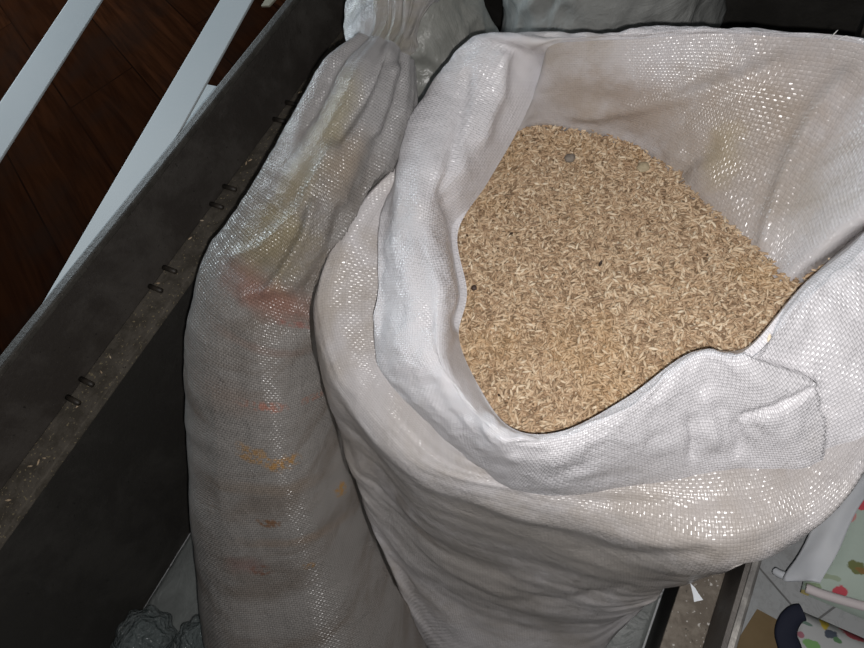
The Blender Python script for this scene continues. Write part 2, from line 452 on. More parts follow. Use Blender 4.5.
cuff_ctrl = np.array([ri, rc, rm, re])
NU = 480
def dense(ctrl, nv):
    A = np.stack([catmull(r, NU, True) for r in ctrl])
    return catmull(A, nv, False)
GB = dense(body_ctrl, 230)
def clear_rail(G):                               # the bag slumps over the right-hand rail and stays inside the bin below it
    x, z = G[..., 0].copy(), G[..., 2].copy()
    x = np.where((x > .0763) & (z > .495) & (z < .512), .0763, x)
    lift = (x > .0763) & (z >= .512) & (z < .524)
    x = np.where(lift, .0763, x); z = np.where(lift, .541, z)
    z = np.where((x > .072) & (z >= .524) & (z < .542), .542, z)
    xm = np.where(z < .500, .0368+.0395*smooth01((z-.410)/.012), 9.0); ov = x-(xm-.010)
    x = np.where(ov > 0, xm-.010+.010*np.tanh(ov/.012), x)
    G[..., 0], G[..., 2] = x, z
    return G
GB = clear_rail(GB)
GC = dense(cuff_ctrl, 90)
def wrinkle(G, comps):
    n = grid_normals(G); nv, nu = G.shape[:2]
    D = np.zeros((nv, nu))
    for (su, sv, amp, seed, power) in comps:      # noise stretched along the cloth; periodic in u
        th = np.arange(nu)/nu*2*math.pi; R_ = su/(2*math.pi)
        q = np.stack([np.tile(np.cos(th)*R_, (nv, 1)), np.tile(np.sin(th)*R_, (nv, 1)), np.tile(np.linspace(0, sv, nv)[:, None], (1, nu))], -1)
        a = noise_grid(q, 1.0, seed, 2)
        D += amp*(np.sign(a)*np.abs(a)**power if power != 1 else a)
    return D, n
dB, nB = wrinkle(GB, [(9, 5, .007, 3.1, 1), (26, 20, .0028, 8.8, 1), (14, 60, .0016, 5.2, 1)])
dC, nC = wrinkle(GC, [(14, 2.2, .006, 1.7, 1), (44, 5, .0026, 6.1, 1), (90, 7, .0010, 2.3, 1)])
vB = np.linspace(0, 1, GB.shape[0])[:, None]; vC = np.linspace(0, 1, GC.shape[0])[:, None]
dB *= smooth01(vB*12)*smooth01((1-vB)*9); dC *= smooth01(vC*5)
def crease(G, D, poly, w, amp, mode='ridge', mask=1.0, reach=40.0, endfade=.12):
    Q = proj(G); d, s, r = seg_dist(Q, poly)
    ends = smooth01(r/endfade)*smooth01((1-r)/endfade) if endfade else 1.0
    if mode == 'ridge': k = np.exp(-(d/w)**2)
    else: k = smooth01(.5+s*d/(2*w))*smooth01(1-d/reach)
    D += amp*k*ends*mask
visB = ((EYE-GB)*nB).sum(-1) > 0
sgn = np.where(visB, 1.0, -1.0)
up_m = (vB > .86)*1.0*np.ones(dB.shape)           # inner wall above the grain
low_m = (vB < .80)*1.0*np.ones(dB.shape)
# shoulder highlights and hanging folds on the outside
crease(GB, dB, [(345, 395), (380, 440), (430, 482), (520, 512), (610, 530), (720, 540), (815, 515)], 9, .0045, mask=low_m)
crease(GB, dB, [(360, 470), (400, 525), (450, 560), (520, 580)], 10, -.007, mask=low_m)
crease(GB, dB, [(352, 440), (385, 520), (425, 590), (470, 640)], 10, .006, mask=low_m)
crease(GB, dB, [(470, 470), (520, 490), (590, 500), (690, 505), (780, 490)], 7, -.004, mask=low_m)
crease(GB, dB, [(560, 545), (640, 552), (720, 548)], 6, -.003, mask=low_m)
crease(GB, dB, [(500, 600), (570, 598), (640, 580)], 5, -.003, mask=low_m)
# folds on the inner wall
crease(GB, dB, [(560, 118), (620, 112), (690, 95), (755, 74), (800, 52)], 6, .007*1, 'ridge', up_m*sgn)
crease(GB, dB, [(725, 28), (740, 52), (758, 76)], 3, .004, 'ridge', up_m*sgn)
crease(GB, dB, [(860, 62), (820, 105), (790, 160), (768, 225), (760, 258)], 8, .009, 'ridge', up_m*sgn)
crease(GB, dB, [(660, 190), (690, 160), (720, 140)], 9, -.006, 'ridge', up_m*sgn)
# folds on the cuff
crease(GC, dC, [(383, 160), (379, 215), (377, 290), (376, 350)], 3, -.003, 'ridge')
crease(GC, dC, [(470, 60), (462, 110), (452, 160), (440, 200)], 7, .006)
crease(GC, dC, [(505, 45), (500, 95), (478, 150)], 8, -.007)
crease(GC, dC, [(446, 182), (460, 235), (468, 295), (460, 336)], 9, .007)
crease(GC, dC, [(420, 195), (424, 260), (430, 330), (455, 385), (490, 430)], 12, .006)
crease(GC, dC, [(690, 410), (694, 440), (688, 470)], 5, .006, endfade=.3)
crease(GC, dC, [(733, 415), (740, 440), (735, 465)], 5, .006, endfade=.3)
crease(GC, dC, [(700, 385), (712, 415), (715, 455)], 7, -.006, endfade=.3)
crease(GC, dC, [(735, 420), (780, 408), (820, 385)], 4, .005)
crease(GC, dC, [(826, 470), (829, 426), (818, 382), (800, 372), (742, 354)], 1.4, .011, 'step', reach=60, endfade=.02)
GB = GB+nB*dB[..., None]; GC = GC+nC*dC[..., None]
for _ in range(4):
    GB = clear_rail(GB); sm = GB.copy(); sm[1:-1] = (GB[1:-1]*2+GB[2:]+GB[:-2]+np.roll(GB, 1, 1)[1:-1]+np.roll(GB, -1, 1)[1:-1])/6
    k = ((GB[..., 0] > .045) & (GB[..., 2] > .46) & (GB[..., 2] < .575))[..., None]; GB = np.where(k, sm, GB)
GB = clear_rail(GB); GB[..., 2] = np.maximum(GB[..., 2], .0085)
GC[0] = GB[-1]
uvB = grid_uv(GB, ucirc=1.45); uvC = grid_uv(GC, ucirc=1.45); uvC[..., 1] += uvB[-1, 0, 1]
def uv_at(G, UV, px, py, mask=None):
    Q = proj(G); d = ((Q-np.array([px, py]))**2).sum(-1)
    n = grid_normals(G); vis = np.abs(((EYE-G)*n).sum(-1)) > 0
    if mask is not None: d = np.where(mask, d, 1e9)
    depth = ((G-EYE) @ cF)
    d = d+depth*300
    k = np.unravel_index(np.argmin(d), d.shape); return UV[k]
stB = []
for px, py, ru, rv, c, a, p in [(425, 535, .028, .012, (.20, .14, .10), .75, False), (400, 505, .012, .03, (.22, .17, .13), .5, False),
                                (640, 112, .085, .035, (.42, .33, .26), .8, False), (700, 140, .07, .05, (.46, .38, .31), .7, False), (580, 95, .04, .03, (.45, .36, .28), .6, False), (730, 190, .05, .05, (.50, .42, .36), .5, False), (800, 80, .06, .03, (.52, .42, .34), .5, False),  # inner wall: dirt, with warm light bounced off the grain painted in
                                (720, 150, .02, .02, (.52, .42, .22), .4, False), (450, 570, .16, .11, (.36, .335, .315), .8, False), (600, 575, .17, .09, (.38, .35, .32), .75, False), (520, 530, .13, .05, (.48, .44, .40), .6, False), (720, 500, .12, .04, (.52, .46, .41), .5, False)]:  # broad ones: shade of the turned-under lower front, painted into the cloth
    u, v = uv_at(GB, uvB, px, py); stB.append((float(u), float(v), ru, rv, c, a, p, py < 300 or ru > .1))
M_white = weave_mat('white woven sack', (.71, .68, .685), (.52, .465, .415), .44, .72, stains_and_shade=stB, tint=(.60, .54, .48, .3))
M_cuff = weave_mat('white woven cuff', (.87, .85, .875), (.75, .705, .67), .52, .78, tape=.0024, bstr=.85)
osack = empty('woven_sack', (float(CEN[0]), float(CEN[1])-.1, 0), 'open white woven plastic sack with a turned-down cuff, full of grain', 'sack')
# bottom of the bag
bodyme = grid_mesh('sack_body', GB, uvB)
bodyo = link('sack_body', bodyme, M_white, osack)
bb = bmesh.new(); bb.from_mesh(bodyme); bb.verts.ensure_lookup_table()
try: bb.faces.new([bb.verts[i] for i in range(NU)][::-1])
except Exception: pass
bb.to_mesh(bodyme); bb.free()
tag(link('rolled_cuff', grid_mesh('rolled_cuff', GC, uvC), M_cuff, osack), label='rolled-out cuff around the mouth of the sack')
def tube_mesh(name, pts, rad, seg=6, taper=True):
    pts = np.asarray(pts, float); n = len(pts)
    T = np.gradient(pts, axis=0); T /= np.linalg.norm(T, axis=1, keepdims=True)
    a = np.array([0.31, .2, .93]); V = []
    for i in range(n):
        e1 = np.cross(T[i], a); e1 /= np.linalg.norm(e1); e2 = np.cross(T[i], e1)
        r = rad*(1-.6*i/(n-1)) if taper else rad
        for k in range(seg):
            t = 2*math.pi*k/seg; V.append(pts[i]+r*(math.cos(t)*e1+math.sin(t)*e2))
    F_ = grid_faces(n, seg).tolist()
    F_.append(list(range(seg))[::-1]); F_.append(list(range((n-1)*seg, n*seg)))
    return mesh_from(name, V, F_)
M_thread = simple_mat('pale thread', (.75, .74, .72), .4)
for a, b_, c_ in [((822, 40, .708), (826, 36, .714), (832, 37, .716)), ((829, 40, .708), (835, 33, .72), (838, 30, .722)), ((838, 40, .707), (846, 36, .713), (852, 39, .711)), ((806, 37, .709), (812, 34, .714), (820, 36, .716))]:
    pts = catmull(np.array([P(*a), P(*b_), P(*c_)]), 9, False)
    link('frayed_thread', tube_mesh('frayed_thread', pts, .0007), M_thread, osack)

# ------------------------------------------------------------------ the grain
def grain_mat():
    m, nt, b = new_mat('barley husk'); n = N(nt)
    at = n.node('ShaderNodeAttribute'); at.attribute_name = 'tone'
    cr = n.node('ShaderNodeValToRGB'); n.link(at.outputs['Fac'], cr.inputs[0])
    e = cr.color_ramp.elements
    e[0].position = 0.0; e[0].color = rgb(.035, .022, .015); e[1].position = 1.0; e[1].color = rgb(.88, .75, .56)
    for p, c in [(.012, (.05, .03, .02)), (.02, (.27, .18, .11)), (.25, (.45, .305, .19)), (.5, (.58, .42, .27)), (.8, (.71, .55, .375))]:
        x = e.new(p); x.color = rgb(*c)
    tc = n.node('ShaderNodeTexCoord').outputs['Object']
    f = n.noise(tc, 14.0, 3)
    n.link(n.mix(n.math('MULTIPLY', n.ramp(f, .5, .75), .35), cr.outputs[0], rgb(.56, .36, .17)), b.inputs['Base Color'])
    b.inputs['Roughness'].default_value = .5; b.inputs['Specular IOR Level'].default_value = .35
    return m
M_grain = grain_mat()
NSEG, NRING = 6, 5
kv = []
for j in range(NRING):
    x = -1+2*j/(NRING-1); r = [.12, .72, 1.0, .74, .10][j]
    for k in range(NSEG):
        t = 2*math.pi*k/NSEG; kv.append((x, r*math.cos(t), r*math.sin(t)*.82))
kv = np.array(kv); kf = grid_faces(NRING, NSEG)
kf = np.concatenate([kf, [[0, 1, 2, 3], [3, 4, 5, 0]], np.array([[3, 2, 1, 0], [0, 5, 4, 3]])*1+(NRING-1)*NSEG])
def inside(poly, pts):
    x, y = pts[:, 0], pts[:, 1]; r = np.zeros(len(pts), bool); n = len(poly); j = n-1
    for i in range(n):
        xi, yi = poly[i]; xj, yj = poly[j]
        c = ((yi > y) != (yj > y)) & (x < (xj-xi)*(y-yi)/(yj-yi+1e-12)+xi)
        r ^= c; j = i
    return r
jn = int(np.argmin(np.abs(GB[GB.shape[0]*7//10:, :, 2].mean(1)-GZ)))+GB.shape[0]*7//10
gring = GB[int(round((len(body_ctrl)-2)/(len(body_ctrl)-1)*(GB.shape[0]-1)))]
gpoly = gring[:, :2]
def gheight(xy):
    d = np.linalg.norm(xy-CEN, axis=1)
    return GZ+.006*np.cos(np.clip(d/.2, 0, 1)*math.pi)-.002
lo, hi = gpoly.min(0), gpoly.max(0)
cand = RNG.uniform(lo, hi, (40000, 2)); cand = cand[inside(CEN+(gpoly-CEN)*1.01, cand)]
nk = min(len(cand), 19500); cand = cand[:nk]
yaw = RNG.uniform(0, 2*math.pi, nk); pit = RNG.normal(0, .38, nk); rol = RNG.uniform(0, 6.28, nk)
L = RNG.normal(.0044, .0005, nk); Wd = RNG.normal(.00172, .0002, nk)
cz = gheight(cand)+RNG.uniform(-.0062, .0024, nk)
cy_, sy_ = np.cos(yaw), np.sin(yaw); cp, sp_ = np.cos(pit), np.sin(pit); cr_, sr_ = np.cos(rol), np.sin(rol)
ex = np.stack([cy_*cp, sy_*cp, sp_], 1); ey0 = np.stack([-sy_, cy_, 0*cy_], 1); ez0 = np.cross(ex, ey0)
ey = ey0*cr_[:, None]+ez0*sr_[:, None]; ez = -ey0*sr_[:, None]+ez0*cr_[:, None]
V = (np.concatenate([cand, cz[:, None]], 1)[:, None, :] + ex[:, None, :]*(kv[None, :, 0:1]*L[:, None, None])
     + ey[:, None, :]*(kv[None, :, 1:2]*Wd[:, None, None]) + ez[:, None, :]*(kv[None, :, 2:3]*Wd[:, None, None]))
nvk = len(kv); Fk = (kf[None]+np.arange(nk)[:, None, None]*nvk).reshape(-1, 4)
tone = RNG.beta(1.5, 1.4, nk)*.95+.04; tone[RNG.random(nk) < .0022] = .006
# bed under the loose top kernels
ring = CEN+(gpoly-CEN)*1.0
bedV = []; bedF = []; K = 14
for j in range(K+1):
    q = CEN+(ring-CEN)*(j/K) if j else CEN+(ring-CEN)*.002
    bedV += [(x, y, z-.0085) for (x, y), z in zip(q, gheight(q))]
bedF = grid_faces(K+1, NU).tolist()
V = V.reshape(-1, 3); nb0 = len(V)
Vall = np.concatenate([V, np.array(bedV)]); Fall = Fk.tolist()+[[i+nb0 for i in f] for f in bedF]
gm = bpy.data.meshes.new('barley_grain'); gm.from_pydata(Vall.tolist(), [], Fall)
at = gm.attributes.new('tone', 'FLOAT', 'POINT')
at.data.foreach_set('value', np.concatenate([np.repeat(tone, nvk), np.full(len(bedV), .06)]).astype(np.float32))
gm.update()
go = link('barley_grain', gm, M_grain)
tag(go, 'heap of tan barley grain filling the mouth of the open white sack', 'grain', kind='stuff')
def kernel(loc, yaw, tone, label, group=None, size=1.0):
    v = kv*np.array([.0041, .0015, .0015])*size
    me = mesh_from('barley_kernel', v, kf)
    a = me.attributes.new('tone', 'FLOAT', 'POINT'); a.data.foreach_set('value', [tone]*len(v))
    o = link('barley_kernel', me, M_grain); o.location = tuple(loc); o.rotation_euler = yaw if hasattr(yaw, '__len__') else (0, 0, yaw)
    return tag(o, label, 'kernel', group)
# a stone and a larger pale seed on the heap
def pebble(px, py, r, mat, label, cat, name, squash=.6, seed=0):
    q = P(px, py, GZ+.006); bm = bmesh.new(); bmesh.ops.create_icosphere(bm, subdivisions=3, radius=r)
    for v in bm.verts:
        v.co *= 1+.25*nz(v.co, 1.2/r, seed); v.co.z *= squash
    bm.transform(Matrix.Translation(tuple(q)))
    return tag(bm_obj(name, bm, mat, None, True), label, cat)
pebble(570, 158, .0062, simple_mat('stone', (.20, .17, .14), .8, (.27, .23, .19), 200), 'small grey stone lying on the grain near the back of the sack', 'stone', 'pebble', .6, 3)
pebble(643, 167, .0068, simple_mat('large seed', (.50, .42, .28), .6, (.40, .32, .2), 300), 'pale clod on the grain by the back wall of the sack', 'clod', 'clod', .5, 9)
pebble(474, 288, .0032, simple_mat('dark seed', (.06, .035, .025), .6), 'dark brown seed on the grain against the left fold of the cuff', 'seed', 'seed', .8, 5)
# ==== PART2
# ------------------------------------------------------------------ the tied sack behind
def axis_loft(ctrl, nu, nv, folds, tilt_rings=0):
    """ctrl: (px, py, z, half width in px across the axis, depth ratio); rings stand across the axis"""
    Cn = np.array([P(c[0], c[1], c[2]) for c in ctrl]); T = np.gradient(Cn, axis=0)
    T[:3] = np.array([[0, 0, 1.0]])*np.linalg.norm(T[:3], axis=1, keepdims=True)*.8+T[:3]*.2
    T /= np.linalg.norm(T, axis=1, keepdims=True)
    depth = (Cn-EYE) @ cF
    A = np.array([c[3] for c in ctrl])*depth/FPX; B = A*np.array([c[4] for c in ctrl])
    Cd, Td = catmull(Cn, nv, False), catmull(T, nv, False); Td /= np.linalg.norm(Td, axis=1, keepdims=True)
    Ad, Bd = catmull(A, nv, False), catmull(B, nv, False)
    G = np.zeros((nv, nu, 3)); th = np.arange(nu)/nu*2*math.pi
    for j in range(nv):
        view = (Cd[j]-EYE); view /= np.linalg.norm(view)
        e1 = np.cross(view, Td[j]); e1 /= np.linalg.norm(e1); e2 = np.cross(Td[j], e1)
        v = j/(nv-1); m = 1+sum(a(v)*np.cos(k*th+ph+tw*v) for (k, ph, tw, a) in folds)
        G[j] = Cd[j]+(Ad[j]*np.cos(th)*m)[:, None]*e1+(Bd[j]*np.sin(th)*m)[:, None]*e2
    return G
TIED = [ # px, py, z, half width, depth ratio
 (350, 745, .010, 80, 1.0), (350, 742, .016, 106, 1.0), (338, 690, .070, 112, 1.0), (322, 620, .145, 110, .95), (296, 530, .260, 97, 1.0), (279, 450, .370, 88, 1.1), (272, 385, .455, 82, 1.15),
 (272, 330, .520, 80, 1.1), (283, 284, .570, 80, .95), (301, 244, .610, 70, .85), (325, 195, .645, 59, .8), (350, 140, .672, 53, .75), (369, 92, .690, 48, .75), (386, 52, .705, 30, .8)]
NECK = [(386, 52, .705, 30, .8), (392, 36, .710, 24, .8), (401, 12, .716, 23, .8), (412, -22, .725, 33, .6), (424, -60, .735, 45, .4)]
ft = [(5, .6, 1.2, lambda v: .02+.07*smooth01((v-.62)/.3)), (9, 2.0, -2.0, lambda v: .008+.055*smooth01((v-.68)/.25)), (17, .3, 1.0, lambda v: .03*smooth01((v-.78)/.2))]
fn = [(5, 1.8, .5, lambda v: .09+.05*v), (9, .0, 1.0, lambda v: .063+.08*v), (17, 1.3, .0, lambda v: .03+.04*v)]
GT = axis_loft(TIED, 300, 210, ft); GN = axis_loft(NECK, 300, 70, fn)
dT, nT = wrinkle(GT, [(6, 5, .006, 11.0, 1), (4, 42, .0018, 14.0, 1), (30, 14, .0012, 17.0, 1)])
vT = np.linspace(0, 1, GT.shape[0])[:, None]; dT *= smooth01(vT*14)*smooth01((1-vT)*8)
crease(GT, dT, [(238, 300), (262, 292), (300, 285)], 5, .005)
crease(GT, dT, [(225, 262), (262, 248), (300, 210), (340, 130)], 7, .006)
crease(GT, dT, [(262, 300), (285, 268), (305, 235), (318, 195)], 5, .007)
crease(GT, dT, [(300, 300), (330, 250), (345, 200)], 7, -.006)
crease(GT, dT, [(330, 150), (365, 95), (392, 50)], 6, -.007)
crease(GT, dT, [(372, 140), (390, 95), (398, 60)], 5, .006)
crease(GT, dT, [(318, 340), (310, 318), (290, 306)], 4, .003)
GT = GT+nT*dT[..., None]
from mathutils.bvhtree import BVHTree
def outer_tree():
    rows = int(6.2/9*(GB.shape[0]-1)); V = []; F_ = []
    for G in (GB[:rows], GC):
        n = grid_normals(G); o = G-np.array([-.155, .22, .25]); s_ = np.sign((n*o).sum(-1).mean())
        f = grid_faces(G.shape[0], NU); f = f if s_ > 0 else f[:, ::-1]
        F_ += (f+sum(len(v) for v in V)).tolist(); V.append(G.reshape(-1, 3))
    return BVHTree.FromPolygons([tuple(map(float, v)) for v in np.concatenate(V)], F_)
TREE = outer_tree()
def push_out(G, gap):
    """keep one sack's cloth clear of its neighbour"""
    g = G.reshape(-1, 3)
    for k in range(len(g)):
        if g[k, 0] < -.46: continue
        q, n, _, d = TREE.find_nearest(Vector(g[k]))
        if q is None or d > .09: continue
        sd_ = (Vector(g[k])-q).dot(n)
        if sd_ < gap: g[k] = np.array(q+n*gap)
    return G
GT0 = GT.copy()
for _ in range(3):
    GT = push_out(GT, .004); moved = (np.linalg.norm(GT-GT0, axis=-1) > .0005)[..., None]
    sm = GT.copy(); sm[1:-1] = (GT[1:-1]*2+GT[2:]+GT[:-2]+np.roll(GT, 1, 1)[1:-1]+np.roll(GT, -1, 1)[1:-1])/6
    GT = np.where(moved, sm, GT)
for _ in range(3): GT = push_out(GT, .0045)
GT[..., 0] = np.maximum(GT[..., 0], XLW+.004); GT[..., 2] = np.maximum(GT[..., 2], .0095)
dN, nN = wrinkle(GN, [(30, 3, .003, 21.0, 1)]); dN *= smooth01(np.linspace(0, 1, GN.shape[0])[:, None]*6)
GN = push_out(GN+nN*dN[..., None], .0025)
uvT = grid_uv(GT, ucirc=.95); uvN = grid_uv(GN, ucirc=.95); uvN[..., 1] += uvT[-1, 0, 1]
stT = []
for px, py, ru, rv, c, a, p in [
    (265, 298, .10, .020, (.30, .15, .11), .8, False), (300, 326, .05, .006, (.36, .14, .11), .6, True), (262, 406, .05, .008, (.46, .17, .11), .75, True), (315, 398, .03, .006, (.40, .18, .12), .5, True),
    (250, 452, .032, .014, (.42, .24, .09), .8, True), (282, 463, .034, .014, (.46, .25, .08), .9, True), (340, 490, .014, .014, (.44, .24, .07), .9, True),
    (268, 522, .022, .008, (.22, .11, .05), .9, True), (262, 572, .022, .010, (.20, .09, .05), .9, True), (310, 566, .012, .006, (.38, .21, .07), .8, True), (245, 565, .03, .012, (.28, .18, .16), .6, False),
    (270, 240, .09, .035, (.27, .215, .11), .65, False), (372, 70, .6, .10, (.47, .455, .455), .95, False), (338, 105, .045, .045, (.40, .345, .20), .65, False), (300, 180, .05, .06, (.36, .30, .16), .5, False), (345, 165, .04, .035, (.36, .28, .20), .6, False),
    (230, 400, .06, .02, (.27, .22, .19), .6, False), (270, 490, .09, .010, (.28, .22, .17), .6, False), (260, 350, .09, .006, (.27, .20, .17), .6, False), (300, 540, .09, .008, (.30, .22, .16), .5, False)]:
    u, v = uv_at(GT, uvT, px, py); stT.append((float(u), float(v), ru, rv, c, a, p, not p))
M_tied = weave_mat('soiled woven sack', (.30, .28, .262), (.225, .195, .170), .44, .66, tape=.0033, rough=.36, stains_and_shade=stT, dscale=5.0, dstretch=(1, 1, 5), bstr=1.0, transl=.06)
M_neck = weave_mat('gathered woven neck', (.47, .455, .455), (.38, .345, .275), .5, .7, tape=.0030, rough=.34, transl=.1)
tsack = empty('woven_sack', tuple(P(320, 740, 0)), 'tied-up grimy grey woven sack with faded reddish print, left of the open sack', 'sack')
gtme = grid_mesh('sack_body', GT, uvT)
link('sack_body', gtme, M_tied, tsack)
link('gathered_neck', grid_mesh('gathered_neck', GN, uvN), M_neck, tsack)
# the loose corner of its mouth, hanging behind the neck
ctl = np.array([[P(352, 58, .672), P(366, 46, .680), P(382, 30, .690)], [P(344, 30, .672), P(360, 22, .690), P(384, 8, .700)], [P(346, 4, .676), P(362, -4, .694), P(388, -14, .708)], [P(348, -30, .680), P(368, -36, .70), P(395, -45, .715)]])
GL = catmull(np.stack([catmull(r, 30, False) for r in ctl]), 40, False)
GL = GL+grid_normals(GL, False)*(noise_grid(GL, 30, 4.0, 2)*.004)[..., None]
link('loose_corner', grid_mesh('loose_corner', GL, grid_uv(GL, False, .1), False), M_neck, tsack)

# ------------------------------------------------------------------ plastic things
def film_mat(name, col, alpha, rough=.22, wscale=16.0, bstr=.8):
    m, nt, b = new_mat(name); n = N(nt)
    tc = n.node('ShaderNodeTexCoord').outputs['Object']
    b.inputs['Roughness'].default_value = rough; b.inputs['Specular IOR Level'].default_value = .6
    f = n.ramp(n.noise(tc, 12.0, 5, .6, .5), .35, .7)
    n.link(n.mix(f, rgb(*col), rgb(*(c*.72 for c in col))), b.inputs['Base Color'])
    cr = n.noise(tc, wscale, 6, .62, 1.2); cr2 = n.noise(tc, wscale*4, 4, .6, 1.0)
    n.link(n.bump(cr2, bstr*.5, .004, n.bump(cr, bstr, .018)), b.inputs['Normal'])
    t = n.node('ShaderNodeBsdfTransparent'); mx = n.node('ShaderNodeMixShader'); mx.inputs[0].default_value = 1-alpha
    n.link(b.outputs[0], mx.inputs[1]); n.link(t.outputs[0], mx.inputs[2])
    n.link(mx.outputs[0], nt.nodes['Material Output'].inputs['Surface'])
    return m
def bag(name, mat, cx, cy, rx, ry, h, seed, label, lean=(0, 0), e=2.4):
    NU_, NV_ = 200, 120
    prof = [(0, .55), (.015, .88), (.12, 1.0), (.35, 1.05), (.6, 1.0), (.8, .86), (.92, .6), (.985, .28), (1.0, .02)]
    ctrl = []; th = np.arange(24)/24*2*math.pi; c, s = np.cos(th), np.sin(th); k = (np.abs(c)**e+np.abs(s)**e)**(-1/e)
    for z, r in prof: ctrl.append(np.stack([cx+lean[0]*z+rx*r*c*k, cy+lean[1]*z+ry*r*s*k, np.full(24, z*h)], 1))
    A = np.stack([catmull(q, NU_, True) for q in ctrl]); G = catmull(A, NV_, False)
    n = grid_normals(G); v = np.linspace(0, 1, NV_)[:, None]
    a = noise_grid(G, 7, seed, 2); r1 = 1-np.abs(noise_grid(G, 13, seed+3, 2)); r2 = 1-np.abs(noise_grid(G*np.array([1, 1, .5]), 30, seed+9, 2))
    D = (a*.024+(r1-.8)*.016+(r2-.8)*.004)*smooth01(v*10)*smooth01((1-v)*14)
    G = G+n*D[..., None]; G[..., 2] = np.maximum(G[..., 2], .001)
    me = grid_mesh(name, G, grid_uv(G))
    return tag(link(name, me, mat), label, 'bag')
M_film = film_mat('grimy clear plastic', (.50, .50, .455), .9, .3, 10, .5)
M_film2 = film_mat('clear plastic', (.60, .61, .585), .9, .25, 9, .5)
bag('plastic_bag', M_film, -.637, .800, .140, .140, .60, 2.0, 'crumpled grey-brown see-through plastic bag behind the neck of the tied sack')
bag('plastic_bag', M_film2, -.375, 1.06, .195, .175, .70, 5.0, 'lighter crumpled clear plastic bag behind the back rim of the open sack')

M_sheet = film_mat('dusty plastic sheet', (.30, .32, .31), .9, .4, 20.0, .35)
def sheet(name, mat, x0, x1, y0, y1, z, amp, label, cat, nx=110, ny=140, seed=0):
    X, Y = np.meshgrid(np.linspace(x0, x1, nx), np.linspace(y0, y1, ny))
    q = np.stack([X, Y, 0*X], -1)
    Z = z+amp*np.abs(noise_grid(q, 9, seed, 3))
    V = np.stack([X, Y, Z], -1); Fc = grid_faces(ny, nx, False)
    me = mesh_from(name, V.reshape(-1, 3), Fc)
    o = link(name, me, mat); md = o.modifiers.new('thick', 'SOLIDIFY'); md.thickness = .001; md.offset = 1
    return tag(o, label, cat)
sheet('plastic_sheet', M_sheet, XLW+.004, XRW-.003, -.72, .62, .0012, .003, 'grey dusty plastic sheet spread on the bin floor under the sacks', 'sheet', seed=3)
def clear_mat():
    m, nt, b = new_mat('crumpled clear film'); n = N(nt)
    tc = n.node('ShaderNodeTexCoord').outputs['Object']
    b.inputs['Base Color'].default_value = rgb(.30, .33, .33); b.inputs['Roughness'].default_value = .10; b.inputs['Specular IOR Level'].default_value = 1.0
    n.link(n.bump(n.noise(tc, 24.0, 3, .5, 2.5), 1.0, .03), b.inputs['Normal'])
    t = n.node('ShaderNodeBsdfTransparent'); t.inputs[0].default_value = rgb(.9, .95, .95)
    mx = n.node('ShaderNodeMixShader')
    lw = n.node('ShaderNodeLayerWeight'); lw.inputs[0].default_value = .35
    n.link(n.math('SUBTRACT', .66, n.math('MULTIPLY', lw.outputs['Facing'], .5)), mx.inputs[0])
    n.link(b.outputs[0], mx.inputs[1]); n.link(t.outputs[0], mx.inputs[2])
    n.link(mx.outputs[0], nt.nodes['Material Output'].inputs['Surface'])
    return m
M_clear = clear_mat()
def scrunch(px, py, z, r, label, seed, sq=.85):
    q = P(px, py, z); bm = bmesh.new(); bmesh.ops.create_icosphere(bm, subdivisions=5, radius=1)
    for v in bm.verts:
        d = v.co.normalized(); ang = math.atan2(d.y, d.x)
        k = 1+.07*math.cos(9*ang+seed+3*d.z)*(1-d.z*d.z)+.10*(1-abs(nz(d, 1.6, seed))*2)*.5+.05*(.5-abs(nz(d, 3.2, seed+2)))
        v.co = Vector((d.x*k*r, d.y*k*r, d.z*k*r*sq))
    zmin = min(v.co.z for v in bm.verts)
    for v in bm.verts: v.co.z -= zmin
    bm.transform(Matrix.Translation((float(q[0]), float(q[1]), .008)))
    return tag(bm_obj('crumpled_film', bm, M_clear, None, True), label, 'film')
scrunch(146, 640, .05, .052, 'larger ball of scrunched clear plastic film on the bin floor by the left board', 1.0)
scrunch(199, 640, .04, .038, 'smaller ball of scrunched clear plastic film between the larger ball and the tied sack', 4.0)

# ------------------------------------------------------------------ left of the bin: pale laths over dark planks
M_lath = simple_mat('pale blue-grey paint', (.84, .90, .92), .5, (.81, .88, .905), 8)
rack = empty('slatted_frame', tuple(P(120, 40, .0)), 'pale blue-white painted frame of parallel laths standing left of the bin', 'frame')
ZR = .47
def lath(a, b, w, th, z, ext0, ext1, parent, name='lath'):
    """a flat lath with its broad face turned up towards the right"""
    A, B = P(a[0], a[1], z), P(b[0], b[1], z); d = (B-A); d /= np.linalg.norm(d)
    A = A-d*ext0
    B = B+d*ext1
    if B[0] > -.912 and d[0] > 0: B = B-d*((B[0]+.912)/d[0])
    v = EYE-(A+B)/2; v = v-d*(v @ d); v /= np.linalg.norm(v)
    s_ = np.cross(d, v); an = .75
    if s_[0] > 0: s_ = -s_
    fn_ = v*math.cos(an)+s_*math.sin(an); sd_ = np.cross(fn_, d); M0 = A
    bm = prism([M0-sd_*w/2-fn_*th, M0+sd_*w/2-fn_*th, M0+sd_*w/2, M0-sd_*w/2], B-A, .0012)
    return bm_obj(name, bm, M_lath, parent), A, B, d
_, A1, B1, d1 = lath((0, 130), (85, 0), .070, .005, ZR, .9, 1.5, rack)
_, A2, B2, d2 = lath((236, 0), (163, 128), .070, .005, ZR, 1.6, .9, rack)
lath((206, 84), (150, 170), .056, .005, ZR-.06, 0, .4, rack, 'lower_lath')
